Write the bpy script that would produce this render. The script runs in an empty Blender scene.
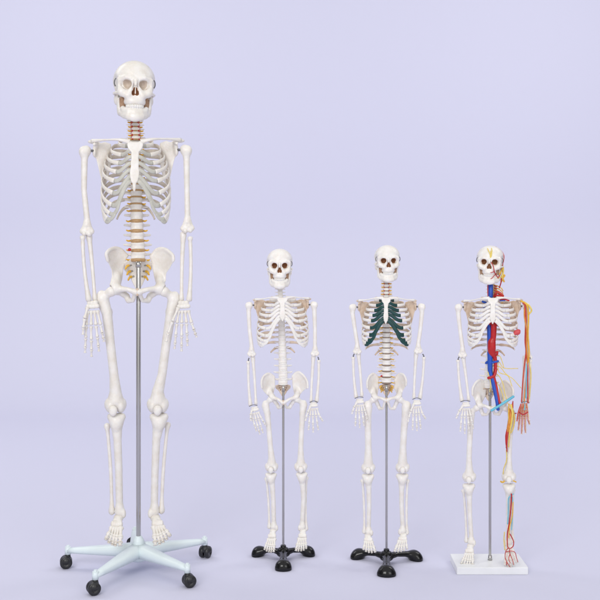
import bpy, math, random
import numpy as np
random.seed(7); rng = np.random.default_rng(7)
F32 = np.float32
K = 0.0036            # metres per unit (one unit is about 3.6 mm at the plane of the tall skeleton)
FOC = 950.0           # focal length in the same units
HOR = 250.0           # eye level
H = 322.0             # eye height above the floor
scene = bpy.context.scene
C = scene.collection

# ------------------------------------------------------------------ materials
def new_mat(name, col, rough=0.5, metal=0.0, var=None, vscale=40, bump=0.0, bscale=200, spec=0.5, sss=0.0, coat=0.0):
    m = bpy.data.materials.new(name); m.use_nodes = True
    nt = m.node_tree; b = nt.nodes['Principled BSDF']
    b.inputs['Base Color'].default_value = (*col, 1)
    b.inputs['Roughness'].default_value = rough
    b.inputs['Metallic'].default_value = metal
    b.inputs['Specular IOR Level'].default_value = spec
    if coat: b.inputs['Coat Weight'].default_value = coat; b.inputs['Coat Roughness'].default_value = 0.08
    if sss:
        b.inputs['Subsurface Weight'].default_value = sss
        b.inputs['Subsurface Radius'].default_value = (1.0, 0.6, 0.35)
        b.inputs['Subsurface Scale'].default_value = 0.006
    tc = nt.nodes.new('ShaderNodeTexCoord')
    if var is not None:
        n = nt.nodes.new('ShaderNodeTexNoise'); n.inputs['Scale'].default_value = vscale
        n.inputs['Detail'].default_value = 5; n.inputs['Roughness'].default_value = .6
        nt.links.new(tc.outputs['Object'], n.inputs['Vector'])
        r = nt.nodes.new('ShaderNodeValToRGB')
        r.color_ramp.elements[0].position = .34; r.color_ramp.elements[0].color = (*var, 1)
        r.color_ramp.elements[1].position = .60; r.color_ramp.elements[1].color = (*col, 1)
        nt.links.new(n.outputs['Fac'], r.inputs['Fac'])
        nt.links.new(r.outputs['Color'], b.inputs['Base Color'])
    if bump:
        n2 = nt.nodes.new('ShaderNodeTexNoise'); n2.inputs['Scale'].default_value = bscale
        n2.inputs['Detail'].default_value = 4
        nt.links.new(tc.outputs['Object'], n2.inputs['Vector'])
        bp = nt.nodes.new('ShaderNodeBump'); bp.inputs['Strength'].default_value = bump
        bp.inputs['Distance'].default_value = 0.002
        nt.links.new(n2.outputs['Fac'], bp.inputs['Height'])
        nt.links.new(bp.outputs['Normal'], b.inputs['Normal'])
    return m

M = {
 'bone':   new_mat('bone_plastic', (.83,.80,.755), .34, var=(.76,.715,.645), vscale=30, bump=.45, bscale=150, sss=.1),
 'bone2':  new_mat('white_bone_plastic', (.87,.845,.81), .32, var=(.81,.765,.705), vscale=36, bump=.4, bscale=190, sss=.1),
 'tan':    new_mat('tan_bone', (.74,.61,.49), .55, var=(.62,.47,.34), vscale=60, bump=.3),
 'greytan': new_mat('grey_tan_bone', (.68,.62,.545), .5, var=(.58,.51,.43), vscale=50, bump=.3),
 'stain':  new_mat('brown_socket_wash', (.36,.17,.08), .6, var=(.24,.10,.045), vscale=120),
 'gapshade': new_mat('ochre_cheek_shade', (.46,.29,.18), .6, var=(.34,.20,.12), vscale=90),  # dark interior behind the cheek gaps, put into the colour
 'softshade': new_mat('pale_socket_shade', (.62,.53,.45), .5, var=(.50,.41,.32), vscale=60),  # shading inside the tall skull's sockets, painted as a darker tone
 'cart':   new_mat('grey_cartilage', (.56,.55,.49), .42, var=(.49,.48,.42), vscale=50, bump=.2, sss=.1),
 'teal':   new_mat('teal_cartilage', (.006,.058,.055), .42, var=(.004,.042,.042), vscale=50, bump=.2),
 'disc':   new_mat('amber_disc', (.50,.31,.15), .4, var=(.42,.25,.11), vscale=90),
 'discd':  new_mat('dark_disc', (.30,.22,.17), .5, var=(.24,.17,.13), vscale=90),
 'nerve':  new_mat('yellow_nerve', (.82,.50,.06), .4, var=(.75,.40,.04), vscale=120),
 'lemon':  new_mat('lemon_nerve', (.85,.68,.18), .4, var=(.78,.58,.10), vscale=120),
 'red':    new_mat('red_artery', (.52,.012,.016), .32, var=(.44,.01,.012), vscale=70),
 'redl':   new_mat('brick_red_vessel', (.60,.07,.04), .35, var=(.50,.04,.03), vscale=90),
 'blue':   new_mat('blue_vein', (.015,.09,.50), .32, var=(.012,.07,.42), vscale=70),
 'sky':    new_mat('light_blue_ligament', (.16,.55,.72), .4, var=(.12,.48,.66), vscale=70),
 'muscle': new_mat('pink_red_muscle', (.66,.08,.09), .4, var=(.55,.05,.06), vscale=90),
 'orange': new_mat('orange_muscle', (.75,.30,.05), .42, var=(.62,.20,.03), vscale=90),
 'chrome': new_mat('polished_steel', (.50,.49,.48), .2, metal=1.0),
 'steel':  new_mat('dull_steel_wire', (.20,.20,.21), .35, metal=.8),
 'black':  new_mat('black_gloss_enamel', (.004,.004,.005), .12, spec=.32, coat=.15),
 'rubber': new_mat('black_rubber', (.014,.014,.016), .38, var=(.02,.02,.022), vscale=80, bump=.2),
 'aqua':   new_mat('pale_aqua_plastic', (.74,.83,.85), .32, var=(.72,.81,.83), vscale=20, bump=.08),
 'white':  new_mat('white_board', (.84,.85,.86), .35, var=(.80,.81,.82), vscale=12, bump=.05),
}

# ------------------------------------------------------------------ implicit shapes -> mesh
def surfnet(V, org, h):
    ins = V < 0
    nx, ny, nz = V.shape
    cs = (nx-1, ny-1, nz-1)
    acc = np.zeros(cs+(3,), F32); cnt = np.zeros(cs, F32)
    corners = [(i,j,k) for i in (0,1) for j in (0,1) for k in (0,1)]
    sl = lambda c: tuple(slice(c[a], c[a]+cs[a]) for a in range(3))
    for c in corners:
        for ax in range(3):
            if c[ax] == 0:
                d = list(c); d[ax] = 1
                a = V[sl(c)]; b = V[sl(d)]
                m = (a < 0) != (b < 0)
                if not m.any(): continue
                idx = np.nonzero(m)
                av, bv = a[idx], b[idx]
                t = av/(av-bv)
                p = np.empty((len(t),3), F32); p[:] = c; p[:,ax] = t
                acc[idx] += p; cnt[idx] += 1
    act = cnt > 0
    ids = -np.ones(cs, np.int64); ids[act] = np.arange(act.sum())
    cell = np.argwhere(act)
    verts = (cell + acc[act]/cnt[act][:,None])*h + org
    faces = []
    for ax in range(3):
        o1, o2 = [(1,2),(2,0),(0,1)][ax]
        a = [slice(None)]*3; b = [slice(None)]*3
        a[ax] = slice(0,-1); b[ax] = slice(1,None)
        A = ins[tuple(a)]; B = ins[tuple(b)]
        e = np.argwhere(A != B)
        ok = (e[:,o1] > 0)&(e[:,o2] > 0)&(e[:,o1] < V.shape[o1]-1)&(e[:,o2] < V.shape[o2]-1)
        e = e[ok]
        if not len(e): continue
        def g(d1, d2):
            q = e.copy(); q[:,o1] += d1; q[:,o2] += d2
            return ids[q[:,0],q[:,1],q[:,2]]
        quad = np.stack([g(-1,-1), g(0,-1), g(0,0), g(-1,0)], 1)
        s = A[e[:,0],e[:,1],e[:,2]]
        quad[~s] = quad[~s][:,::-1]
        faces.append(quad)
    return verts, np.concatenate(faces)

class Shape:
    def __init__(s, vox=.5): s.p = []; s.vox = vox; s.lo = np.full(3,1e9); s.hi = np.full(3,-1e9)
    def _bb(s, c, r):
        s.lo = np.minimum(s.lo, np.array(c)-r); s.hi = np.maximum(s.hi, np.array(c)+r)
    def ell(s, c, r, k=1.0, rot=None, cut=False):
        c = np.array(c,float); r = np.array(r if hasattr(r,'__len__') else (r,r,r), float)
        if not cut: s._bb(c, max(r) if rot is not None else r)
        R = None if rot is None else rotm(rot)
        def f(X,Y,Z):
            x,y,z = X-F32(c[0]), Y-F32(c[1]), Z-F32(c[2])
            if R is not None:
                x,y,z = (R[0,0]*x+R[1,0]*y+R[2,0]*z, R[0,1]*x+R[1,1]*y+R[2,1]*z, R[0,2]*x+R[1,2]*y+R[2,2]*z)
            a = np.sqrt((x/r[0])**2+(y/r[1])**2+(z/r[2])**2)
            b = np.sqrt((x/r[0]**2)**2+(y/r[1]**2)**2+(z/r[2]**2)**2)
            return a*(a-1)/np.maximum(b,1e-6)
        s.p.append((f,k,cut)); return s
    def tube(s, pts, rads, k=1.0, sc=(1,1,1), cut=False):
        pts = [np.array(p,float) for p in pts]
        if not hasattr(rads,'__len__'): rads = [rads]*len(pts)
        sc = np.array(sc,float)
        if not cut:
            for p,r in zip(pts,rads): s._bb(p, r*np.maximum(sc,1))
        def f(X,Y,Z):
            out = None
            for a,b,ra,rb in zip(pts[:-1],pts[1:],rads[:-1],rads[1:]):
                A = a/sc; D = (b-a)/sc; L = max(float(D@D),1e-9)
                x,y,z = X/F32(sc[0])-F32(A[0]), Y/F32(sc[1])-F32(A[1]), Z/F32(sc[2])-F32(A[2])
                t = np.clip((x*D[0]+y*D[1]+z*D[2])/L, 0, 1).astype(F32)
                d = np.sqrt((x-t*D[0])**2+(y-t*D[1])**2+(z-t*D[2])**2) - (ra+(rb-ra)*t)
                out = d if out is None else np.minimum(out,d)
            return out*F32(min(sc))
        s.p.append((f,k,cut)); return s
    def plate(s, poly, yf, t, k=1.0, rnd=1.0):
        """outline in x,z with thickness 2t about the surface y = yf(x,z)"""
        P = np.array(poly,float)
        xs = np.linspace(P[:,0].min(),P[:,0].max(),9); zs = np.linspace(P[:,1].min(),P[:,1].max(),9)
        yy = [yf(x,z) for x in xs for z in zs]
        s._bb((P[:,0].min(),min(yy),P[:,1].min()), t+1); s._bb((P[:,0].max(),max(yy),P[:,1].max()), t+1)
        def f(X,Y,Z):
            x = np.broadcast_to(X,(X.shape[0],1,Z.shape[2])).astype(F32); z = np.broadcast_to(Z,x.shape).astype(F32)
            d = np.full(x.shape,1e9,F32); sg = np.ones(x.shape,bool)
            n = len(P)
            for i in range(n):
                a = P[i]; b = P[i-1]; e = b-a
                wx, wz = x-a[0], z-a[1]
                tt = np.clip((wx*e[0]+wz*e[1])/(e@e),0,1)
                d = np.minimum(d,(wx-e[0]*tt)**2+(wz-e[1]*tt)**2)
                c1 = z>=a[1]; c2 = z<b[1]; c3 = e[0]*wz > e[1]*wx
                fl = (c1&c2&c3)|(~c1&~c2&~c3)
                sg = np.where(fl,~sg,sg)
            d2 = np.sqrt(d)*np.where(sg,1,-1)
            q1 = d2+rnd; q2 = np.abs(Y-yf(x,z).astype(F32))-t+rnd
            return np.minimum(np.maximum(q1,q2),0)+np.sqrt(np.maximum(q1,0)**2+np.maximum(q2,0)**2)-rnd
        s.p.append((f,k,False)); return s
    def mesh(s, floor=None):
        h = s.vox; lo = s.lo-3*h; hi = s.hi+3*h
        n = np.ceil((hi-lo)/h).astype(int)+1
        X = (lo[0]+np.arange(n[0])*h).astype(F32)[:,None,None]
        Y = (lo[1]+np.arange(n[1])*h).astype(F32)[None,:,None]
        Z = (lo[2]+np.arange(n[2])*h).astype(F32)[None,None,:]
        V = None
        for f,k,cut in s.p:
            d = f(X,Y,Z)
            if cut:
                d = -d; hh = np.maximum(k-np.abs(V-d),0)/k; V = np.maximum(V,d)+hh*hh*k*.25
            elif V is None: V = np.broadcast_to(d,tuple(n)).astype(F32)
            else: hh = np.maximum(k-np.abs(V-d),0)/k; V = np.minimum(V,d)-hh*hh*k*.25
        if floor is not None: V = np.maximum(V, floor-Z)
        return surfnet(V.astype(F32), lo, h)
    def at(s, P, which):
        X,Y,Z = [P[:,i].astype(F32)[:,None,None] for i in range(3)]
        return s.p[which][0](X,Y,Z).ravel()

def rotm(r):
    rx,ry,rz = [math.radians(a) for a in r]
    Rx = np.array([[1,0,0],[0,math.cos(rx),-math.sin(rx)],[0,math.sin(rx),math.cos(rx)]])
    Ry = np.array([[math.cos(ry),0,math.sin(ry)],[0,1,0],[-math.sin(ry),0,math.cos(ry)]])
    Rz = np.array([[math.cos(rz),-math.sin(rz),0],[math.sin(rz),math.cos(rz),0],[0,0,1]])
    return Rz@Ry@Rx

# ------------------------------------------------------------------ swept meshes
def spline(pts, n):
    """Catmull-Rom through pts, n samples per span"""
    P = [np.array(p,float) for p in pts]
    if len(P) == 2: return np.array([P[0]+(P[1]-P[0])*i/n for i in range(n+1)])
    P = [2*P[0]-P[1]]+P+[2*P[-1]-P[-2]]
    out = []
    for i in range(1,len(P)-2):
        for j in range(n):
            t = j/n
            out.append(.5*((2*P[i])+(-P[i-1]+P[i+1])*t+(2*P[i-1]-5*P[i]+4*P[i+1]-P[i+2])*t*t+(-P[i-1]+3*P[i]-3*P[i+1]+P[i+2])*t**3))
    out.append(P[-2]); return np.array(out)

def sweep(path, w, t, sides=10, up=(0,0,1)):
    """closed tube: w half-size along 'up', t half-size across; arrays or numbers"""
    path = np.asarray(path,float); n = len(path)
    w = np.broadcast_to(np.asarray(w,float),(n,)); t = np.broadcast_to(np.asarray(t,float),(n,))
    T = np.gradient(path,axis=0); T /= np.linalg.norm(T,axis=1)[:,None]+1e-9
    up = np.array(up,float); prev = None; V = []
    for i in range(n):
        U = up - T[i]*(up@T[i])
        if np.linalg.norm(U) < .25:
            U = (prev if prev is not None else np.array([0,1.,0])); U = U-T[i]*(U@T[i])
        U /= np.linalg.norm(U)+1e-9; prev = U
        N = np.cross(T[i],U)
        for a in range(sides):
            an = 2*math.pi*a/sides
            V.append(path[i]+U*w[i]*math.cos(an)+N*t[i]*math.sin(an))
    Fc = [(i*sides+a, i*sides+(a+1)%sides, (i+1)*sides+(a+1)%sides, (i+1)*sides+a) for i in range(n-1) for a in range(sides)]
    Fc.append(tuple(range(sides))[::-1]); Fc.append(tuple((n-1)*sides+a for a in range(sides)))
    Fc = [f[::-1] for f in Fc]
    return np.array(V), Fc

def join(parts):
    V = []; Fs = []; o = 0
    for v,f in parts:
        V.append(np.asarray(v)); Fs += [tuple(int(i)+o for i in q) for q in f]; o += len(v)
    return np.concatenate(V), Fs

PROF = [(0,.15),(.02,.75),(.07,1.05),(.14,1.0),(.24,.72),(.4,.58),(.6,.58),(.76,.7),(.87,.98),(.95,1.0),(.985,.7),(1,.15)]
def dogbone(a, b, r, r2=None, prof=PROF, sides=8, bow=None):
    a = np.array(a,float); b = np.array(b,float); r2 = r if r2 is None else r2
    pts = np.array([a+(b-a)*p[0] for p in prof])
    if bow is not None: pts += np.array([np.array(bow)*math.sin(math.pi*p[0]) for p in prof])
    rr = np.array([p[1]*(r+(r2-r)*p[0]) for p in prof])
    return sweep(pts, rr, rr, sides, up=(0,1,0))

def chain(pts, r, r2):
    out = []; n = len(pts)-1
    for i in range(n):
        a = np.array(pts[i],float); b = np.array(pts[i+1],float); d = b-a
        u0 = i/n; u1 = (i+1)/n
        out.append(dogbone(a+d*.02, b-d*.02, r+(r2-r)*u0, r+(r2-r)*u1))
    return join(out)

def tube(pts, r, n=6, r2=None, sides=8):
    p = spline(pts,n); rr = np.linspace(r, r if r2 is None else r2, len(p))
    d0 = (p[0]-p[1])/np.linalg.norm(p[0]-p[1]); d1 = (p[-1]-p[-2])/np.linalg.norm(p[-1]-p[-2])
    p = np.concatenate([[p[0]+d0*r*.75, p[0]+d0*r*.5], p, [p[-1]+d1*rr[-1]*.5, p[-1]+d1*rr[-1]*.75]])
    rr = np.concatenate([[r*.3,r*.75], rr, [rr[-1]*.75,rr[-1]*.3]])
    return sweep(p, rr, rr, sides, up=(0,1,0.01))

# ------------------------------------------------------------------ objects
CEN = {}
def part(name, vf, mat, parent, flags=None, mat2=None, label=None, smooth=True):
    v,f = vf; v = np.asarray(v,float)
    c = (v.min(0)+v.max(0))/2
    me = bpy.data.meshes.new(name)
    me.from_pydata([tuple(p) for p in (v-c)*K], [], [tuple(int(i) for i in q) for q in f])
    me.materials.append(M[mat])
    if flags is not None:
        for mm in (mat2 if isinstance(mat2,(list,tuple)) else [mat2]): me.materials.append(M[mm])
        me.polygons.foreach_set('material_index', np.asarray(flags,dtype=np.int32))
    me.polygons.foreach_set('use_smooth', [smooth]*len(me.polygons)); me.update()
    o = bpy.data.objects.new(name, me); C.objects.link(o)
    if parent is not None:
        o.parent = parent; o.location = (c-CEN[parent.name])*K
    else: o.location = c*K
    CEN[o.name] = c
    if label: o['label'] = label
    return o

def thing(name, loc, rz, label, cat, group=None):
    o = bpy.data.objects.new(name, None); C.objects.link(o)
    o.location = (loc[0]*K, loc[1]*K, loc[2]*K); o.rotation_euler = (0,0,rz)
    o.empty_display_size = .1
    o['label'] = label; o['category'] = cat
    if group: o['group'] = group
    CEN[o.name] = np.zeros(3)
    return o

class Frame:
    """a model's own frame: stands on the floor at picture column cx, floor row fy, turned to face the camera"""
    def __init__(s, cx, fy):
        s.D = FOC*H/(fy-HOR); s.X0 = (cx-300)/FOC*s.D
        s.a = math.atan2(-s.X0, s.D); s.c = math.cos(s.a); s.s = math.sin(s.a)
        s.cx = cx
        s.loc = (s.X0, s.D-FOC, 0)
    def __call__(s, px, py, d=0):
        u = (px-300)/FOC
        lx = (u*s.D+u*d*s.c+d*s.s-s.X0)/(s.c-u*s.s)
        dep = s.D+d*s.c+lx*s.s
        return np.array([lx, d, H-(py-HOR)/FOC*dep])

# ------------------------------------------------------------------ skull template (0,0,0 = under the chin, 59 tall)
def make_skull(small):
    s = Shape(.5)
    s.ell((0,6,41),(21,24,18.3))
    s.ell((0,-5,42.5),(17.8,17.5,16),k=7)
    s.ell((0,4,30),(15.5,17,10),k=6)
    for x in (-1,1):
        s.tube([(x*3,-21,39.3),(x*9,-21,40.8),(x*15,-16.5,38.8)],[2.0,2.1,1.9],k=3)
        s.tube([(x*15.4,-16.2,39),(x*15.6,-15.6,33),(x*13.2,-17.2,28.5)],[1.8,1.8,2.8],k=2.5)
        s.ell((x*12.6,-16.8,27.0),(4.6,4.2,3.7),k=3)
        s.tube([(x*14,-15.5,27),(x*18.6,-9,27.4),(x*20.1,-1,28.2),(x*19.2,6,29)],[2.3,1.6,1.5,1.8],k=1.2)
        s.ell((x*17,10,24),(2.8,4,5.5),k=2.5)
        s.tube([(x*3.4,-21.5,36),(x*4.6,-20.5,29),(x*7,-19.5,24)],[1.6,2.2,3.2],k=2.5)
        s.tube([(x*7,-19,24),(x*12,-17.5,26)],[3.2,3],k=2.5)
    s.tube([(0,-23.6,37.5),(0,-25.4,33.4)],[2.0,1.3],k=2)
    s.ell((0,-13.5,26),(9.5,7.5,9),k=3)
    for x in (-1,1): s.ell((x*10.4,-5.5,18.5),(4.8,5.5,7.0),k=3)
    s.ell((0,1,19),(9,7,8),k=3)
    s.ell((0,-14.5,18.6),(10.6,8.2,5.4),k=3)
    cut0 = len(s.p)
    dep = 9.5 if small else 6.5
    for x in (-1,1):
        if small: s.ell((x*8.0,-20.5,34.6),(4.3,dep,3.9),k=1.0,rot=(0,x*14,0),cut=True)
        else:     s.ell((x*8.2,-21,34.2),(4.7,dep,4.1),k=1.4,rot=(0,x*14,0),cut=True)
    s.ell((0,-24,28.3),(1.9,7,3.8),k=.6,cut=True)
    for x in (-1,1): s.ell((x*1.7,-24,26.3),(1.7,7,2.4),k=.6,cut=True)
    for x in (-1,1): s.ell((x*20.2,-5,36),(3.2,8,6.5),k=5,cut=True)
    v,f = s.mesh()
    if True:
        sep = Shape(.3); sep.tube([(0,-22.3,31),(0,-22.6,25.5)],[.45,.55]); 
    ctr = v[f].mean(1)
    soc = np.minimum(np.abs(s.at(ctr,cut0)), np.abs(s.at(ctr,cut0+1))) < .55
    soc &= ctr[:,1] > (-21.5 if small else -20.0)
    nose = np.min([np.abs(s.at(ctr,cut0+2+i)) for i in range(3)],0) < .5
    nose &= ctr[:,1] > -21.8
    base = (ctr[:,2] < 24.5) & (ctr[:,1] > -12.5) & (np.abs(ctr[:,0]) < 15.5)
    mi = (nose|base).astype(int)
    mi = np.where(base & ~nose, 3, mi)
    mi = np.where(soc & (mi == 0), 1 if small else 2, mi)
    # jaw
    j = Shape(.5)
    for x in (-1,1):
        j.tube([(0,-20.4,4.6),(x*6,-19.2,4.8),(x*(11.6 if small else 10.4),-12.5,6.2 if small else 6.8),(x*(14.0 if small else 13.3),-4,9.0 if small else 10.0)],[3.6,3.6,3.4,3.1],k=2,sc=(1,.8,1.15))
        j.tube([(x*13.4,-4,10),(x*15.2,-3,16),(x*16.6,0,25)],[3.0,2.8,2.0],k=2.5,sc=(.75,1.2,1))
        j.tube([(x*15.2,-6,14),(x*15.4,-8.5,22)],[2.2,1.3],k=2,sc=(.7,1,1))
    j.ell((0,-20.8,3.4),(8 if small else 5.8,3.2,3.5),k=3)
    j.tube([(-11.2,-11.6,12.6),(-9.4,-14.6,10.2),(-5.5,-18.8,9),(0,-20.2,8.8),(5.5,-18.8,9),(9.4,-14.6,10.2),(11.2,-11.6,12.6)],[2.5,2.7,2.8,2.8,2.8,2.7,2.5],k=2)
    j.tube([(-8.6,-15,10),(-5,-19.2,9.8),(0,-20.6,9.7),(5,-19.2,9.8),(8.6,-15,10)],[2.2]*5,k=2,sc=(1,.8,1.2))
    jaw = j.mesh()
    teeth = []
    for row,(z,hh) in enumerate(((13.7,1.75),(11.9,1.6))):
        n = 14
        for i in range(n):
            a = (i-(n-1)/2)/((n-1)/2)
            ang = a*math.radians(78)
            x = 8.1*math.sin(ang); y = -14.0-8.0*math.cos(ang)*(1 if row == 0 else .96)
            e = Shape(.35); r = 1.02 if abs(a)<.6 else 1.15
            pts = np.array([(x,y,z-hh*.7),(x,y,z),(x,y,z+hh*.7)])
            vv,ff = sweep(spline([(x,y,z-hh),(x,y,z-hh*.8),(x,y,z),(x,y,z+hh*.8),(x,y,z+hh)],1),[.35,.82,.98,.82,.35],[.35*r,.8*r,.9*r,.8*r,.35*r],8,up=(0,1,0))
            teeth.append((vv,ff))
    hooks = []
    for x in (-1,1):
        hooks.append(sweep(spline([(x*18.6,-10.5,41),(x*19.7,-10,39),(x*19.9,-9.5,36),(x*18.9,-9,33.5)],4),.75,.6,8,up=(0,1,0)))
    return (v,f,mi), jaw, join(teeth), hooks, sep.mesh()

SK = {True: make_skull(True), False: make_skull(False)}

def vertebra_template():
    s = Shape(.09)
    s.tube([(0,0,-.30),(0,0,0),(0,0,.30)],[.67,.59,.67],k=.1,sc=(1,.85,.5))
    s.tube([(0,0,-.36),(0,0,-.36)],[.2,.2],k=.3)
    for x in (-1,1):
        s.tube([(x*.5,.5,.05),(x*.8,.75,.08),(x*1.25,.95,.12)],[.2,.17,.14],k=.15)
        s.tube([(x*.42,.75,.4),(x*.42,.85,-.5)],[.16,.16],k=.2)
    s.tube([(0,.85,0),(0,1.35,-.18),(0,1.65,-.34)],[.2,.16,.14],k=.2,sc=(.8,1,1.3))
    v,f = s.mesh()
    return v,f
VT = vertebra_template()
def disc_template():
    # slightly bulging flat drum: x,y radius 1, z half height 1
    pts = [(0,0,z) for z in (-1,-.95,-.5,0,.5,.95,1)]
    return sweep(pts,[.5,.93,1.0,1.04,1.0,.93,.5],[.5,.93,1.0,1.04,1.0,.93,.5],20,up=(0,1,0))
DT = disc_template()

RZ = [146.5,155,163.5,172,181,193,205,213.5,218.5,221]            # junction rows (tall model)
RS = [144,150.5,157,163.5,170,176,181]                   # rows on the breastbone
RX = [17,24.5,28.5,31,33,34,34.5,34.5,34,33,30,20]
RJ = [10,14.5,17,19.5,21.5,23,24,26,28.5,30]

def build(sp):
    P = Frame(sp['cx'], sp['fy'])
    S = sp['S']                                          # body scale for depths and girths
    bone = sp['bone']; small = sp['small']
    root = thing('skeleton_model', P.loc, P.a, sp['label'], 'skeleton', sp.get('group'))
    sp['root'] = root; sp['P'] = P
    G = lambda *a: P(a[0], a[1], a[2]*S)
    # ---------------- skull
    (v,f,mi), jaw, teeth, hooks, sep = SK[small]
    kx,kz,cx_,cz_,rot = sp['skull']                       # width scale, height scale, chin column,row, turn
    Rm = rotm(rot)
    def tr(q):
        q = np.asarray(q,float).copy(); q = q-np.array([0,0,30]); q = q@Rm.T; q = q+np.array([0,0,30])
        q = q*np.array([kx,(kx+kz)/2,kz])
        return q+np.array([P(cx_,cz_,-16*S)[0],-3*S,P(cx_,cz_,-24*S)[2]])
    sk = part('skull', (tr(v),f), bone, root, flags=mi, mat2=['stain','softshade','gapshade'])
    part('jaw', (tr(jaw[0]),jaw[1]), bone, sk)
    part('teeth', (tr(teeth[0]),teeth[1]), 'bone2', sk)
    if not small:
        part('nasal_septum', (tr(sep[0]),sep[1]), bone, sk)
    for hk in hooks: part('spring_hook', (tr(hk[0]),hk[1]), 'steel', sk)
    sp['tr'] = tr; sp['sk'] = sk
    # ---------------- spine
    rows = sp['spine']                                   # list of (column,row) of the lower face of each vertebra; first entry is top of C1
    nv = len(rows)-1
    vc = []
    for i in range(nv):
        (xa,ya),(xb,yb) = rows[i],rows[i+1]
        lvl = i+1                                        # 1..7 C, 8..19 T, 20..24 L
        if lvl <= 7: hw = sp['cw']*(.85+.15*lvl/7); d = 4
        elif lvl <= 19: hw = sp['tw'][0]+(sp['tw'][1]-sp['tw'][0])*(lvl-8)/11; d = 6+7*math.sin(math.pi*(lvl-7)/13)
        else: hw = sp['tw'][1]+(sp['lw']-sp['tw'][1])*(lvl-19)/5; d = 7
        c = P((xa+xb)/2,(ya+yb)/2,d*S); top = P(xa,ya,d*S); bot = P(xb,yb,d*S)
        hh = abs(top[2]-bot[2])
        vv = VT[0]*np.array([hw/.66, hw/.66*(.9), hh*.80/.92])
        ve = part('vertebra', (vv+c, VT[1]), bone, root)
        vc.append((c,hw,hh,lvl))
        if i < nv:
            dh = hh*(.19 if not small else .12)
            dd = DT[0]*np.array([hw*.97*(1.03 if sp['disc']=='disc' else .97), hw*.84, dh*1.0])+bot
            part('disc', (dd,DT[1]), sp['disc'], ve)
        if sp['nerves'] and lvl in sp['nerves']:
            for x in (-1,1):
                th_ = (1.25 if small else 1.0)*S*(1.15 if lvl<8 or not small else 1.0)
                jj = rng.uniform(-1,1,3)*.35*S
                a = bot+np.array([x*hw*.6, hw*.7, 0])
                L = hw*(1.28 if lvl<20 else 1.34)+(.5 if small else 0)
                b = bot+np.array([x*L, hw*.15, -hh*.02])+jj; e = bot+np.array([x*(L+1.6*S), -hw*.05, hh*.05])+jj
                part('nerve_root', tube([a,(a+b)/2+np.array([0,0,.3*S]),b,e], th_, 3, th_*.6), 'nerve', ve)
    if sp['arteries']:
        for x in (-1,1):
            pts = [q for i in range(0,7) for q in (vc[i][0]+np.array([x*vc[i][1]*.98, .9*vc[i][1], 0]), vc[i][0]+np.array([x*vc[i][1]*.70, -.72*vc[i][1], -vc[i][2]*.5]))]
            part('vertebral_artery', tube(pts, .75*S if not small else .62*S, 4), 'red', root)
    if sp.get('hernia'):
        h = sp['hernia']; s = Shape(.25*S); s.ell(G(h[0],h[1],-1),(1.7*S,1.5*S,1.6*S)); part('herniated_disc', s.mesh(), 'red', root)
    # ---------------- breastbone
    stx, st0, st1, stx1 = sp['stern']                    # column, top row, bottom row, bottom column
    sc = (st1-st0)/51.0
    zmap = lambda r: st0+(r-141)*sc
    w = sp['sternw']
    fy = -22
    cxs = lambda r: stx+(stx1-stx)*(r-st0)/(st1-st0)
    outl = [(-5,0),(-3,.02),(3,.02),(5,0),(7.4,.02),(8.2,.08),(7.0,.16),(3.9,.23),(4.1,.3),(3.6,.34),(4.4,.44),(4.0,.5),(4.9,.6),(4.7,.7),(3.6,.79),(1.9,.84),(1.6,.94),(.6,1),(-.6,1),(-1.6,.94),(-1.9,.84),(-3.6,.79),(-4.7,.7),(-4.9,.6),(-4.0,.5),(-4.4,.44),(-3.6,.34),(-4.1,.3),(-3.9,.23),(-7.0,.16),(-8.2,.08),(-7.4,.02)]
    pl = []
    if small: outl = [(x*(1.0 if t<.3 else .92), min(t,.86)) if abs(x)>1 else (x,.9) for x,t in outl if t<.9 or abs(x)<1]
    for x,t in outl:
        r = st0+(st1-st0)*t; q = P(cxs(r)+x*w, r, fy*S); pl.append((q[0],q[2]))
    s = Shape(.45*S if not small else .32)
    z0 = P(stx,st0,fy*S)[2]; z1 = P(stx,st1,fy*S)[2]
    yst = lambda x,z: (fy*S + 4.5*S*((z-z1)/(z0-z1))**2 - 1.5*S) + 0*x
    s.plate(pl, yst, 1.7*S, rnd=1.2*S)
    part('sternum', s.mesh(), bone, root)
    # ---------------- ribs
    xs = sp['ribx']; cageb = sp['cageb']; czc = (cageb-st0)/81.0
    zc = lambda r: st0+(r-141)*czc
    rcx = sp['ribcx']
    rw = sp['ribw']; rt = .9*S*(1.15 if small else 1)
    D0 = 21.5*S
    carts = {}
    for side in (-1,1):
        for i in range(12):
            c,hw,hh,lvl = vc[7+i]
            X = RX[i]*xs; 
            zb = rows[7+i][1]+(rows[8+i][1]-rows[7+i][1])*.3
            Dd = D0*(.60 if i==0 else .8 if i==1 else .92 if i==2 else 1.0); yc = -1*S if i>2 else (2*S if i else 4*S)
            if i < 10:
                r_end = RZ[i]; zf = zc(r_end); xj = RJ[i]*xs
                phi1 = math.pi-math.asin(min(1,(xj/X)**(1/.75)))
            else:
                zf = zc((222,219)[i-10]) if not small else rows[8+i][1]+(1.2,1.5)[i-10]
                phi1 = math.radians((112,66)[i-10] if not small else (80,48)[i-10])
            phi0 = math.asin(min(1,(hw*.9/X)**(1/.75)))
            pts = []
            n = 26
            den = (1-math.cos(phi1))/2 if i<10 else (1-math.cos(phi1))/2
            for q in range(n+1):
                ph = phi0+(phi1-phi0)*q/n
                x = X*math.sin(ph)**.75
                y = yc+Dd*math.cos(ph)*(1.0 if ph<math.pi/2 else .92)
                tt = (1-math.cos(ph))/2/den
                rr = zb+(zf-zb)*tt - 1.6*S*math.sin(min(1,tt*2.2)*math.pi)*(1 if i<10 else .3)
                pts.append(P(rcx+side*x, rr, y))
            pts = np.array(pts)
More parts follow.
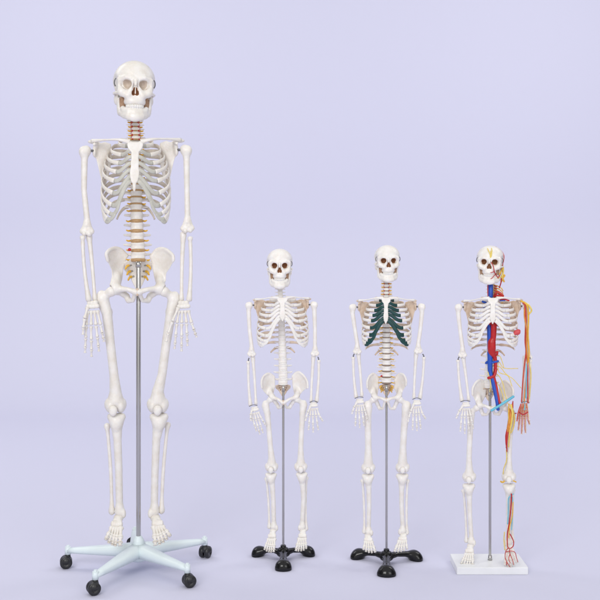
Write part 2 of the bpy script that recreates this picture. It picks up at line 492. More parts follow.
            ww = np.full(n+1, rw)*(1 if i else 1.1); ww[:3] *= .75; ww[-3:] *= (1.12 if i<10 else 1)
            if i>=10: ww *= np.linspace(1,.55,n+1)
            jit = 1+.06*np.sin(np.arange(n+1)*.9+i)
            rv,rf = sweep(pts, ww*jit, rt, 10)
            if True:
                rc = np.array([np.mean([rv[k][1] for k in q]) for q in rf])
                rb = part('rib', (rv,rf), sp['ribmat'], root, flags=(rc > 3.0*S).astype(int), mat2='tan' if small else 'greytan')  # faces towards the back of each rib take a tan material
            # costal cartilage
            if i < 10:
                J = pts[-1]; T = pts[-1]-pts[-2]; T /= np.linalg.norm(T)
                if i < 7:
                    r = zmap(RS[i]); e = P(cxs(r)+side*3.6*w, r, (fy+1)*S)
                    e[1] = yst(0,e[2])
                else:
                    pr = carts[(side,i-1)]; e = pr[int(len(pr)*(.42,.40,.38)[i-7])].copy(); e[2] -= .6*S
                L = np.linalg.norm(e-J)
                c1 = J+T*L*.38; c2 = e+np.array([side*L*.35,0,-L*(.06 if i<5 else .22)]) if i<7 else (J+T*L*.5+e)/2-np.array([0,0,L*.12])
                u = np.linspace(0,1,15)[:,None]
                cp = (1-u)**3*J+3*(1-u)**2*u*c1+3*(1-u)*u*u*c2+u**3*e
                carts[(side,i)] = cp
                cw_ = sp['cartw']*np.linspace(1,.9 if i<7 else .8,15)
                if i == 6: cw_ = cw_*1.15
                part('costal_cartilage', sweep(cp, cw_, rt*1.05, 10), sp['cart'], rb)
    sp['P'] = P; sp['vc'] = vc
    # ---------------- shoulders and arms
    gw = sp['girth']
    for side,A in ((-1,sp['armL']),(1,sp['armR'])):
        hx,hy = A['head']
        # clavicle
        ax,ay = A['acr']
        p0 = P(stx+side*5.5*w, st0+1.5*sc, -19*S); p1 = P((stx*.62+ax*.38)+0, st0*.5+ay*.5-1.0*S, -19*S); p2 = P(stx*.3+ax*.7, ay-1.0*S, -9*S); p3 = P(ax-side*1*S, ay, 1*S)
        pp = spline([p0,p1,p2,p3],8); n = len(pp); u = np.linspace(0,1,n)
        part('clavicle', sweep(pp, (2.6-.8*u-1.5*np.sin(u*math.pi))*gw*S+.35*S, (1.8-.7*np.sin(u*math.pi))*gw*S+.3*S, 10), bone, root)
        # scapula
        sx = lambda x,y: P(hx-side*x*S, hy+y*S, 12*S)
        sc_pts = [sx(9.5,-1),sx(14,-6),sx(20,-8),sx(26,-6),sx(27,4),sx(25.5,18),sx(22.5,31),sx(19.5,37),sx(17,33),sx(14.5,22),sx(11.5,10),sx(9.5,5)]
        xm = (sc_pts[0][0]); 
        ysc = lambda x,z: 6*S+ (np.abs(x-xm))*.42 + 0*z
        s = Shape(.5*S if not small else .36)
        s.plate([(q[0],q[2]) for q in sc_pts], ysc, 1.0*S, rnd=.8*S)
        g = P(hx-side*9.5*S, hy+2*S, 5*S); s.ell(g,(2.0*S,3.4*S,4.8*S),k=3*S)
        a1 = P(ax-side*1*S, ay+.8*S, 4*S)
        mid = P(hx-side*20*S, hy-3*S, 17*S); end = P(hx-side*25*S, hy+1*S, 19*S)
        s.tube([end,mid,P(ax-side*5*S,ay+1*S,12*S),a1],[1.2*S,1.6*S,2.0*S,2.1*S],k=2*S,sc=(1,1,.75))
        s.ell(a1,(4.2*S,3.4*S,1.5*S),k=2*S)
        s.tube([g+np.array([-side*1*S,1*S,5*S]),g+np.array([-side*2.5*S,-3*S,8.5*S]),g+np.array([side*0*S,-7*S,7*S])],[2.2*S,1.7*S,1.5*S],k=2*S)
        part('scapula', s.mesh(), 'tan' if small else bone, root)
        # shoulder spring
        part('joint_spring', tube([g+np.array([side*1*S,-2*S,1*S]),P(hx-side*3*S,hy+1*S,1*S)],1.3*S,3), 'steel', root)
        # humerus
        ex,ey = A['elbow']; sh = A.get('shaft', ((hx+ex)/2,(hy+ey)/2))
        s = Shape(.55*S if not small else .36)
        hd = P(hx-side*1.2*S, hy+.5*S, 3*S)
        s.ell(hd,(5.0*S*gw,5.2*S*gw,5.0*S*gw))
        s.ell(P(hx+side*2.6*S,hy+1.5*S,1*S),(3.4*S*gw,4.2*S*gw,4.8*S*gw),k=2.5*S)
        u1 = P(hx+side*.6*S,hy+10*S,2*S); m = P(*sh,2*S); lo = P(ex,ey-13*S,1*S); el = P(ex,ey-4*S,0)
        s.tube([P(hx,hy+3*S,2*S),u1,m,lo,el],[q*S*gw*(1.14 if small else 1) for q in (4.2,3.3,2.75,2.9,3.2)],k=3*S)
        s.tube([P(ex-side*4.6*S,ey,0),P(ex+side*4.2*S,ey-.5*S,0)],[2.3*S*gw,2.5*S*gw],k=3*S)
        s.tube([P(ex-side*4.6*S,ey-1*S,0),P(ex-side*1.0*S,ey-9*S,0)],[1.9*S*gw,2.2*S*gw],k=2*S,sc=(1,.6,1))
        s.tube([P(ex+side*4.6*S,ey-1*S,0),P(ex+side*1.0*S,ey-9*S,0)],[1.9*S*gw,2.2*S*gw],k=2*S,sc=(1,.6,1))
        s.ell(P(ex-side*2.2*S,ey+1.8*S,-1*S),(2.6*S*gw,3*S*gw,2.9*S*gw),k=1.2*S)
        s.ell(P(ex+side*2.8*S,ey+1.5*S,-1.5*S),(2.3*S*gw,2.6*S*gw,2.5*S*gw),k=1.2*S)
        s.ell(P(ex-side*.2*S,ey-4.5*S,-3.6*S),(2.2*S*gw,1.6*S,1.7*S),k=1*S,cut=True)
        part('humerus', s.mesh(), bone, root)
        # forearm
        (ra,rb_),(ua,ub) = A['rad'],A['uln']
        pr = [(0,.4),(.012,1.1),(.05,1.12),(.07,.76),(.12,.85),(.2,.76),(.4,.74),(.6,.78),(.8,.9),(.9,1.1),(.96,1.28),(.99,1.1),(1,.5)]
        pu = [(0,.5),(.01,1.2),(.05,1.4),(.10,1.25),(.16,1.0),(.3,.9),(.5,.8),(.7,.72),(.86,.72),(.94,1.0),(.985,1.0),(1,.4)]
        R1 = (2.75 if small else 2.4)*S*gw
        part('radius', dogbone(P(ra[0],ra[1]-(3.8 if small else 5.6)*S,-1*S),P(rb_[0],rb_[1]+1.6*S,-7*S),R1,prof=pr,sides=12,bow=(side*1.4*S,0,0)), bone, root)
        part('ulna', dogbone(P(ua[0],ua[1]-8.5*S,3.5*S),P(ub[0],ub[1]+1.4*S,-4*S),R1,prof=pu,sides=12,bow=(-side*.5*S,1*S,0)), bone, root)
        if small:
            wv = [P(rb_[0]+ (-1 if rb_[0]<ub[0] else 1)*2.0*S,rb_[1]+2.2*S,-9*S),P((rb_[0]+ub[0])/2,rb_[1]-.2*S,-12*S),P(ub[0]+(1 if rb_[0]<ub[0] else -1)*2.0*S,ub[1]+2.2*S,-8*S)]
            part('wrist_wire', tube(wv,.55*S,5), 'steel', root)
            for e in (ra,): part('elbow_pin', tube([P(e[0]*.8+ex*.2,e[1]-7.5*S,-1*S),P(e[0]*.9+ex*.1,e[1]-6*S,-3*S),P(e[0],e[1]-3.0*S,-2.5*S)],1.0*S,3), 'steel', root)
        # hand
        wx,wy = A['wrist']; tips = A['tips']; th = A['thumb']
        knx = [wx+(t[0]-wx)*.5 for t in tips]
        s = Shape(.4*S if not small else .3)
        cen = np.array([0.,0.])
        base = []
        tcx = sum(t[0] for t in tips)/len(tips); dx,dy = tcx-wx, max(t[1] for t in tips)-wy
        LL = math.hypot(dx,dy); dx/=LL; dy/=LL; nx_,ny_ = dy,-dx
        for r_,cnt_,off,wd in ((0,3,-.2,6.6),(1,4,3.6,9.0)):
            for q in range(cnt_):
                o = (q-(cnt_-1)/2)/(cnt_-1)*wd*S
                c = P(wx+dx*off*S+nx_*o, wy+dy*off*S+ny_*o+abs(o)*-.08, -(7+off*.4)*S)
                s.ell(c,(2.3*S,1.8*S,2.3*S),k=.8*S)
        hand = part('hand', s.mesh(), bone, root)
        fr = (.13,.47,.70,.87,1.0)
        order = sorted(range(4), key=lambda q: tips[q][0])
        for q,oi in enumerate(order):
            t = tips[oi]; o = (q-1.5)/3*9.0*S
            b0 = (wx+dx*6.2*S+nx_*o, wy+dy*7*S+ny_*o)
            kn = (wx+dx*LL*.42+nx_*o*1.35+(t[0]-tcx)*.12, wy+dy*LL*.42+ny_*o*1.0)
            pts = [P(*b0,-9.5*S), P(*kn,-12*S)]
            for u,dd in ((.46,-13.5),(.77,-12.5),(1.0,-10.5)):
                pts.append(P(kn[0]+(t[0]-kn[0])*u, kn[1]+(t[1]-kn[1])*u, dd*S))
            part('finger', chain(pts,sp['fing']*1.6*S,sp['fing']*1.15*S), bone, hand)
        b0 = (wx+dx*4*S+(-1 if th[0]<wx else 1)*5.0*S, wy+dy*4*S)
        pts = [P(*b0,-10*S)]
        for u,dd in ((.42,-15),(.75,-17),(1.0,-17.5)): pts.append(P(b0[0]+(th[0]-b0[0])*u+(-1 if th[0]<wx else 1)*math.sin(u*math.pi)*1.2*S, b0[1]+(th[1]-b0[1])*u, dd*S))
        part('thumb', chain(pts,sp['fing']*1.8*S,sp['fing']*1.3*S), bone, hand)
    # ---------------- pelvis
    pv = sp['pelvis']
    for side,Q in ((-1,pv['L']),(1,pv['R'])):
        poly = [P(x,y,0) for x,y in Q['wing']]
        xs_ = [q[0] for q in poly]; xin = max(xs_) if side<0 else min(xs_); xout = min(xs_) if side<0 else max(xs_)
        def yw(x,z,xin=xin,xout=xout):
            t = (x-xin)/(xout-xin)
            return (13-19*np.clip(t,0,1.1)-3.5*np.sin(np.clip(t,0,1)*math.pi)*-1)*S
        s = Shape(.55*S if not small else .4)
        s.plate([(q[0],q[2]) for q in poly], yw, 1.25*S, rnd=1.0*S)
        # crest: thick rim along the upper outer edge
        cr = [P(x,y,0) for x,y in Q['crest']]
        cr = [np.array([q[0],yw(q[0],q[2]),q[2]]) for q in cr]
        s.tube(spline(cr,4),1.75*S,k=2*S)
        ac = P(*Q['acet'],-2*S)
        wb = P(*Q['neck'],0); wb[1] = yw(wb[0],wb[2])
        s.tube([wb,ac],[4.6*S,5.2*S],k=4*S,sc=(.85,1,1))
        s.ell(ac,(5.8*S,6.2*S,6.4*S),k=3*S)
        sy = P(pv['sym'][0]+side*1.6*S,pv['sym'][1],-11*S)
        m1 = P(ac[0]*0+Q['acet'][0]*.45+pv['sym'][0]*.55, Q['acet'][1]*.5+pv['sym'][1]*.5-.8*S,-10*S)
        s.tube([ac,m1,sy],[3.6*S,2.3*S,2.9*S],k=2.5*S)
        isx,isy = Q['isch']
        i1 = P(isx+side*2.0*S,isy-6*S,3*S); i2 = P(isx,isy-1.6*S,2*S); i3 = P((isx+pv['sym'][0])/2,isy-1.2*S,-4*S)
        s.tube([ac,i1,i2,i3,sy],[4.0*S,3.2*S,3.0*S,1.9*S,2.2*S],k=2.2*S)
        s.ell(ac+np.array([side*4.5*S,-1*S,-2*S]),(5.0*S,5.0*S,5.0*S),k=1*S,cut=True)
        part('hip_bone', s.mesh(), bone, root)
    part('pubic_joint', tube([P(pv['sym'][0],pv['sym'][1]-2.2*S,-11.5*S),P(pv['sym'][0],pv['sym'][1]+2.4*S,-11.5*S)],2.2*S,3), sp.get('symmat','tan'), root)
    sx0,sy0,sw,shh = pv['sac']                             # centre column, top row, half width, height
    s = Shape(.5*S if not small else .36)
    ol = [(-.45,0),(.45,0),(1,.12),(.98,.38),(.58,.62),(.3,.9),(.1,1.05),(-.1,1.05),(-.3,.9),(-.58,.62),(-.98,.38),(-1,.12)]
    pts = [P(sx0+a*sw,sy0+b*shh,12*S) for a,b in ol]; zt = pts[0][2]; zb2 = min(q[2] for q in pts)
    ysac = lambda x,z: (9+10*np.sin(np.clip((zt-z)/(zt-zb2),0,1)*math.pi*.85))*S+0*x
    s.plate([(q[0],q[2]) for q in pts], ysac, 2.6*S, rnd=1.5*S)
    for j,(a,b) in enumerate([(x*wq,r) for r,wq in ((.24,.5),(.44,.42),(.62,.32)) for x in (-1,1)]):
        c = P(sx0+a*sw,sy0+b*shh,0); c[1] = ysac(0,c[2])-2*S
        s.ell(c,(1.2*S,2.6*S,1.0*S),k=.5*S,cut=True)
    part('sacrum', s.mesh(), sp.get('sacmat',bone), root)
    if sp['nerves']:
        for b in (.24,.44,.62):
            for x in (-1,1):
                q = P(sx0+x*sw*(.78-.5*b),sy0+b*shh,0); q[1] = ysac(0,q[2])-3*S
                part('sacral_nerve', tube([q,q+np.array([x*2.0*S,-1.5*S,-1.0*S]),q+np.array([x*3.2*S,-2*S,-3.4*S])],1.3*S,3,.9*S), 'nerve', root)
    # ---------------- legs
    for side,Lg in ((-1,sp['legL']),(1,sp['legR'])):
        hx,hy = Lg['head']; tx,ty = Lg['troch']; kx_,ky = Lg['knee']; kw = Lg['kw']
        sh = Lg['shaft']; lw_ = sp['legw']
        s = Shape(.6*S if not small else .42)
        s.ell(P(hx,hy,-3*S),(5.0*S,5.0*S,5.0*S))
        s.tube([P(hx,hy,-3*S),P(hx*.35+tx*.65,hy*.35+ty*.65+1.5*S,0)],[3.6*S,4.2*S],k=2.5*S)
        s.ell(P(tx+(-side)*1.8*S,ty+.5*S,2*S),(4.6*S*lw_,5*S,6.2*S),k=3*S)
        s.ell(P(sh[0][0]-side*3.0*S,sh[0][1]-1*S,3*S),(2.6*S,3*S,3.4*S),k=3*S)
        pts = [P(tx-side*3.0*S,ty+4*S,1*S)]+[P(x,y,-1*S) for x,y in sh]+[P(kx_,ky-13*S,0),P(kx_,ky-5*S,1*S)]
        rad = [6.6*S*lw_,5.2*S*lw_]+[4.5*S*lw_]*(len(sh)-1)+[6.0*S*lw_,kw*.40]
        s.tube(pts,rad,k=3*S)
        for x in (-1,1):
            s.ell(P(kx_+x*kw*.25,ky+.5*S,2*S),(kw*.255,kw*.42,kw*.36),k=2*S)
            s.ell(P(kx_+x*kw*.40,ky-1.5*S,2*S),(kw*.12,kw*.2,kw*.2),k=2.5*S)
        part('femur', s.mesh(), bone, root)
        px_,py_ = Lg['pat']
        s = Shape(.45*S if not small else .33)
        s.ell(P(px_,py_,-8.5*S),(4.3*S,2.6*S,4.7*S)); s.ell(P(px_,py_+2.6*S,-8.3*S),(2.6*S,2.0*S,3.2*S),k=2*S)
        part('kneecap', s.mesh(), bone, root)
        tp = Lg['tib']; tw = Lg['tw']; aw = Lg['aw']
        s = Shape(.55*S if not small else .4)
        t0 = (tp[0][0],tp[0][1]-1.7*S); an = tp[-1]
        s.tube([P(t0[0]-tw*.30,t0[1]+1.5*S,1*S),P(t0[0]+tw*.30,t0[1]+1.5*S,1*S)],[tw*.20,tw*.20],k=1,sc=(1,1.5,1))
        s.ell(P(t0[0],t0[1]+7*S,-2*S),(tw*.36,tw*.34,7*S),k=4*S)
        s.ell(P(t0[0]+side*.5*S,t0[1]+11*S,-5.0*S),(3*S,2.2*S,4*S),k=3*S)
        pts = [P(t0[0],t0[1]+6*S,0),P(tp[1][0],tp[1][1],-1*S)]+[P(x,y,0) for x,y in tp[2:-1]]+[P(an[0],an[1]-9*S,1*S),P(an[0],an[1]-1*S,1*S)]
        n = len(pts)
        rad = [tw*.33,4.1*S*sp['tibw']]+[3.7*S*sp['tibw']]*(n-4)+[3.6*S*sp['tibw'],aw*.43]
        s.tube(pts,rad,k=3*S)
        s.ell(P(an[0]-side*aw*.36,an[1]+2*S,-1*S),(2.2*S,3*S,4.2*S),k=2.5*S)
        part('tibia', s.mesh(), bone, root)
        fa,fb = Lg['fib']
        pf = [(0,.4),(.012,1.3),(.04,1.6),(.08,1.0),(.15,.82),(.4,.85),(.6,.85),(.8,.8),(.9,1.1),(.955,1.6),(.985,1.3),(1,.4)]
        part('fibula', dogbone(P(*fa,5*S),P(fb[0],fb[1]+3*S,3*S),(2.35 if small else 2.1)*S,prof=pf,sides=12,bow=(-side*1.3*S,0,0)), bone, root)
        # foot
        toes = Lg['toes']                                # (x_inner... list of 5 tips), image columns/rows
        s = Shape(.45*S if not small else .36)
        ax_,ay_ = an[0]+side*1*S, an[1]+4*S
        mx = sum(t[0] for t in toes)/5; my = sum(t[1] for t in toes)/5
        s.ell(P(ax_,ay_+2*S,0),(aw*.42,6*S,4.2*S))
        s.ell(P(ax_+side*1*S,ay_+8*S,8*S),(4.2*S,8*S,5.2*S),k=2*S)
        for q in range(5):
            o = (q-2)/2
            s.ell(P(ax_*.72+mx*.28+o*aw*.34, ay_*.70+my*.30, -9*S),(aw*.17,3.8*S,3.6*S),k=.9*S)
        s.ell(P(ax_*.85+mx*.15-side*1.5*S,ay_*.82+my*.18,-5*S),(aw*.26,4*S,3.4*S),k=1.4*S)
        s.ell(P(ax_*.85+mx*.15+side*2.5*S,ay_*.80+my*.20,-4*S),(aw*.22,4*S,3.2*S),k=1.2*S)
        ft = part('foot', s.mesh(), bone, root)
        for q,t in enumerate(sorted(toes,key=lambda t:t[0])):
            o = (q-2)/2
            big = (q==4 if side<0 else q==0)
            b0 = (ax_*.64+mx*.36+o*aw*.38, ay_*.60+my*.40)
            pts = [P(*b0,-11*S)]
            for u,dd in ((.55,-22),(.80,-26),(.92,-27.5),(1.0,-28)) if not big else ((.56,-22),(.82,-26.5),(1.0,-28.5)):
                pts.append(P(b0[0]+(t[0]-b0[0])*u, b0[1]+(t[1]-b0[1])*u, dd*S))
            part('toe', chain(pts,(3.0 if big else 2.4)*S,(2.5 if big else 1.8)*S), bone, ft)
    return root

# ------------------------------------------------------------------ the four skeletons
def spine_rows(x_top,y_top,x_c7,y_c7,t12,lum,xt12):
    rows = [(x_top+(x_c7-x_top)*i/7, y_top+(y_c7-y_top)*i/7) for i in range(8)]
    for i in range(1,13):
        u = i/12; g = u*(.80+.20*u)
        rows.append((x_c7+(xt12-x_c7)*u, y_c7+(t12-y_c7)*g))
    return rows+lum

tall = dict(fing=1.22, cx=138, fy=570, S=1.0, small=False, bone='bone', ribmat='bone', cart='cart', disc='disc',
  label='full-size human skeleton model on the wheeled five-leg stand, grey cartilages and a red slipped disc',
  skull=(1.0,1.04,134.2,120.8,(0,1.0,3)),
  spine=spine_rows(134.5,110,136,139.5,211,[(136.8,221),(137,231),(137.4,241),(138,250.5),(138.2,260)],136.5),
  cw=4.6, tw=(4.5,6.0), lw=7.3, nerves=(1,2,3,4,5,6,7,8,9,10,12,14,16,17,18,19,20,21,22,23,24), arteries=True, hernia=(129.5,249.6),
  stern=(135.3,140.5,192,134.2), sternw=1.0, ribx=1.0, ribcx=135.8, cageb=222, ribw=2.05, cartw=2.2, girth=1.0, legw=1.0, tibw=1.0,
  armL=dict(head=(85,150),acr=(91,141),elbow=(87,232),shaft=(84,190),rad=((82.5,241),(89,300)),uln=((88.5,240),(95,300)),
            wrist=(92.5,303),tips=[(85,353),(91.5,357),(99,351.5),(104,341.5)],thumb=(83,335)),
  armR=dict(head=(186,149),acr=(181.5,140),elbow=(187.5,229),shaft=(187,190),rad=((190,242),(189,300)),uln=((183.5,240),(181.5,300)),
            wrist=(183.5,303),tips=[(174.5,349),(181.5,351.5),(187.5,346),(196.5,337)],thumb=(166,342)),
  pelvis=dict(sym=(137.3,292),sac=(138,258.5,14.2,30),
    L=dict(wing=[(126,260),(127,255),(121,249.5),(115,247.5),(109,249.5),(105.8,254),(107.5,261),(111.5,270),(112,277),(110.5,284),(116,290),(121,284),(122.5,275),(123.5,268)],
           crest=[(126.5,256),(121,250),(115,248),(109.5,250),(106.5,254),(107.8,260)],acet=(115.5,288.5),neck=(117,277),isch=(128.5,302)),
    R=dict(wing=[(151,262),(151,256),(156,250),(161,248),(167,249.5),(173,255),(174,260),(170,268),(166.5,273),(165.5,281),(160,289),(156,283),(154,275),(152.5,268)],
           crest=[(151.5,257),(156,250.6),(161.5,248.6),(167,250.2),(172.5,255.4),(173,260)],acet=(160.5,288.5),neck=(160,277),isch=(148,302))),
  legL=dict(head=(111.5,291.5),troch=(99.5,296),shaft=[(107,313),(110.5,345),(114,375)],knee=(115.5,405),kw=20.5,pat=(113,410.5),
            tib=[(116.5,417),(117.5,440),(118.8,470),(119.5,512)],tw=18.5,aw=12,fib=((106.8,423),(111.8,512)),
            toes=[(105.5,540),(108.5,543.5),(112,545.5),(115,546.5),(120,546)]),
  legR=dict(head=(164,291.5),troch=(177,297),shaft=[(171,313),(166,345),(162,375)],knee=(157.8,405),kw=20.5,pat=(157.5,410),
            tib=[(159,417),(156.3,440),(155,470),(154.3,512)],tw=19,aw=12,fib=((168,422),(161.5,511)),
            toes=[(155.5,545.5),(160,545),(163.5,543),(167,540),(170.5,536.5)]))

t2 = dict(fing=1.45, sacmat='tan', cx=283, fy=560, S=.63, small=True, bone='bone2', ribmat='bone2', cart='bone2', disc='bone2',
  label='small all-white skeleton model without coloured parts, nearest the tall one, hung on a black tripod',
  group='small skeleton models', skull=(.645,.68,279.6,288.6,(0,0,0)),
  spine=spine_rows(279.5,275,280.5,297.5,351,[(282.6,357),(282.8,363.5),(283,370),(283,377),(283,384)],282.5),
  cw=2.8, tw=(2.9,4.2), lw=5.0, nerves=(), arteries=False,
  stern=(282.3,297,324,282.6), sternw=.66, ribx=.745, ribcx=282.7, cageb=346, ribw=1.5, cartw=1.62, girth=1.0, legw=.95, tibw=1.05,
  armL=dict(head=(249,304.5),acr=(254.5,299.5),elbow=(251.5,354.5),shaft=(249.5,330),rad=((248.3,363),(250.5,405)),uln=((252.6,360.5),(256,404)),
            wrist=(254.4,408),tips=[(256.5,431),(260,434.5),(263,433),(265.5,425)],thumb=(251,421)),
  armR=dict(head=(314,304),acr=(309.5,298.5),elbow=(315,354),shaft=(315,330),rad=((318.8,362),(316.5,401)),uln=((313.6,360),(311,401)),
            wrist=(313.6,403.5),tips=[(308.5,430),(313.2,432.5),(318.3,430),(322.8,421)],thumb=(305.5,421)),
  pelvis=dict(sym=(283.2,402.5),sac=(283,384,7.6,12),
    L=dict(wing=[(275,388),(275,380),(272,376),(268,373.8),(264,375.5),(261.3,380),(261.2,386),(263.5,391.5),(267,395.5),(271,399),(273.5,394)],
           crest=[(274,377.8),(270,374.6),(266.5,374.4),(262.8,377.3),(261.6,382),(262,387)],acet=(271.5,397),neck=(270,391),isch=(278.5,408.5)),
    R=dict(wing=[(292.5,386),(292.2,378),(295,374),(299,372.3),(304,375.5),(307.5,381),(308,387.5),(304.5,390),(300.5,394.5),(297,399),(294,394)],
           crest=[(292.6,377.5),(296,373.8),(299.5,373),(303.6,376),(307,381),(307.6,387)],acet=(296.8,397),neck=(298,391),isch=(289.8,408.5))),
  legL=dict(head=(270.5,399.5),troch=(263.8,404),shaft=[(267.3,414),(269,430),(270.5,448)],knee=(271.6,467),kw=12.5,pat=(270.8,470),
            tib=[(271,475),(272.5,488),(273.3,500),(273.8,527)],tw=12,aw=8.6,fib=((266.2,477),(269.3,527)),
            toes=[(264.3,550),(266.5,551.5),(268.8,552.3),(271,552.5),(273.6,552)]),
  legR=dict(head=(297,399.5),troch=(305.3,403.5),shaft=[(302.6,414),(301.5,430),(300.8,448)],knee=(300.8,467),kw=12.5,pat=(300.8,469.5),
            tib=[(301.8,474.5),(303,488),(303.5,500),(302.3,527)],tw=12,aw=8.6,fib=((306.6,476),(306.3,529)),
            toes=[(295.8,551),(298.3,551.5),(301,551.3),(303.6,550.6),(306.2,549)]))

t3 = dict(fing=1.45, sacmat='tan', cx=386.5, fy=564, S=.63, small=True, bone='bone2', ribmat='bone2', cart='teal', disc='discd',
  label='small skeleton model with dark teal rib cartilages and yellow nerve stubs along its spine',
  group='small skeleton models', skull=(.62,.62,387.3,281.9,(0,0,6)),
  spine=spine_rows(386.7,273,386.3,298,353.5,[(386.5,359.3),(386.5,365.3),(386.5,371.2),(386.5,377),(386.5,383)],386.4),
  cw=3.0, tw=(3.0,4.4), lw=5.2, nerves=(2,3,4,5,6,7,14,15,16,17,18,19,20,21,22,23,24), arteries=True, hernia=(381.5,376),
  stern=(386.2,297.2,327,385.7), sternw=.56, ribx=.715, ribcx=386.6, cageb=345, ribw=1.48, cartw=1.8, girth=1.0, legw=1.18, tibw=1.0,
  armL=dict(head=(352.8,306.5),acr=(358,300.5),elbow=(357.2,352),shaft=(355,330),rad=((353.2,359),(356.2,397)),uln=((358.2,357.5),(362,396)),
            wrist=(359.8,400),tips=[(355.3,426),(359.8,428),(364,425.5),(367.8,421)],thumb=(352,414)),
  armR=dict(head=(421.6,306),acr=(415,300.3),elbow=(418.3,351.5),shaft=(420.3,330),rad=((424,359),(419.8,398)),uln=((416.3,357.5),(413.8,398)),
            wrist=(416.8,401.5),tips=[(412.6,430),(417,431),(420.7,429),(425.5,418.5)],thumb=(408,422)),
  pelvis=dict(sym=(386.3,400),sac=(386.5,384,7.4,12),
    L=dict(wing=[(378.8,389),(379,381),(376.5,376.3),(372.8,373.8),(368.8,376),(366.8,381),(367,387),(369,392),(373,396.5),(377,398)],
           crest=[(378.3,379.5),(375.5,375.6),(372.5,374.4),(369.3,376.6),(367.3,381.4),(367.4,387)],acet=(374.5,397.5),neck=(373.5,391),isch=(379.6,409.5)),
    R=dict(wing=[(394.2,389),(394.6,382),(396.6,376.5),(400,373.6),(404,374.3),(406.6,379.5),(406.2,385),(403.6,390),(400.5,394.5),(398,398)],
           crest=[(394.9,381.5),(397.2,376.6),(400.4,374.4),(403.8,375.2),(406,379.6),(405.9,384.6)],acet=(398.8,397.5),neck=(400,391),isch=(394,409.5))),
  legL=dict(head=(373.2,399.8),troch=(365.8,404.5),shaft=[(367.7,415),(368,430),(368.3,448)],knee=(368.3,468),kw=13.2,pat=(368,470.5),
            tib=[(368,476.3),(368.8,490),(369.1,505),(368.6,532)],tw=13,aw=9,fib=((362.4,479),(364.2,532)),
            toes=[(363.4,550),(366,552),(369,553),(372,553.2),(375.3,552.3)]),
  legR=dict(head=(400,399.5),troch=(408.3,404.5),shaft=[(405.5,415),(404,430),(403,448)],knee=(402.6,467.6),kw=13.2,pat=(402.6,470),
            tib=[(402.2,476),(401.6,490),(401.5,505),(402.7,531)],tw=13,aw=9,fib=((407.6,479),(407,533)),
            toes=[(394.4,551.8),(397.8,552.3),(401,552),(404,551.2),(407.2,549.6)]))

t4 = dict(fing=1.45, sacmat='tan', cx=490, fy=567, S=.64, small=True, bone='bone2', ribmat='bone2', cart='bone2', disc='bone2',
  label='small skeleton model with red, blue and yellow vessels and nerves, standing over the white plate',
  group='small skeleton models', skull=(.655,.645,490,284.2,(0,1.5,-3)),
  spine=spine_rows(492,275,491.5,298,354,[(489.6,360.5),(489.2,367),(489,374),(489,380),(489,387)],490.5),
  cw=3.0, tw=(3.0,4.2), lw=5.0, nerves=(), arteries=False,
  stern=(493,297.3,327,492.6), sternw=.66, ribx=.73, ribcx=492.8, cageb=346, ribw=1.48, cartw=1.62, girth=1.0, legw=.95, tibw=1.0,
  armL=dict(head=(458.6,306.5),acr=(463,301),elbow=(462.5,355.5),shaft=(460,330),rad=((458,362),(462,400.5)),uln=((462.8,360.5),(468.8,400)),
            wrist=(465.8,403.5),tips=[(460.3,431.5),(464.8,434),(469.3,433),(473.3,428.5)],thumb=(456.3,418.5)),
  armR=dict(head=(526.2,305.5),acr=(521,299.5),elbow=(528,358),shaft=(526.5,332),rad=((530.3,362),(528,401.5)),uln=((525,361),(522.5,401.5)),
            wrist=(524.5,405),tips=[(518.3,431),(521.6,434.5),(525.5,433.5),(529.5,425)],thumb=(516.5,422)),
  pelvis=dict(sym=(491,408.3),sac=(489,387.5,8,13),
    L=dict(wing=[(485.5,397),(486.5,388),(484,382.3),(480.5,380),(475.5,382),(472.2,387.5),(472,394),(474.4,399.5),(478,403.5),(482,404)],
           crest=[(485.8,385),(482.5,381.4),(479.5,380.6),(475.6,383),(472.8,388),(472.6,394)],acet=(479,405),neck=(478.5,398),isch=(483,415.5)),
    R=dict(wing=[(499.5,397),(499.3,388.5),(502,383),(506,381),(511,384),(513.6,389.5),(513.4,395.5),(510.5,400.5),(506,404),(502,403.5)],
           crest=[(500,387),(502.8,383),(506.2,381.8),(510.4,384.6),(513,389.6),(512.9,395)],acet=(503.5,405),neck=(505.5,398),isch=(498.8,415))),
  legL=dict(head=(476.8,407.8),troch=(469,412.5),shaft=[(470.4,423),(469.8,440),(469,458)],knee=(469.2,477),kw=13,pat=(468.8,480),
            tib=[(468.8,486),(469.4,500),(469.8,515),(471.2,542)],tw=13,aw=9,fib=((463.3,489),(466.3,541)),
            toes=[(460.8,564.5),(463.5,566),(466.5,567),(469.4,567.2),(472.6,566.5)]),
  legR=dict(head=(505,408),troch=(513.3,412.5),shaft=[(511,423),(509.5,440),(508.9,458)],knee=(508.9,477),kw=13.5,pat=(508.9,479.8),
            tib=[(509,486),(508.6,500),(508.4,515),(508.6,542)],tw=13,aw=9.4,fib=((513.4,488),(512.8,541)),
            toes=[(505,565.5),(508,567),(511,567),(514,566),(517,563.5)]))

for q in (tall,t2,t3,t4): build(q)

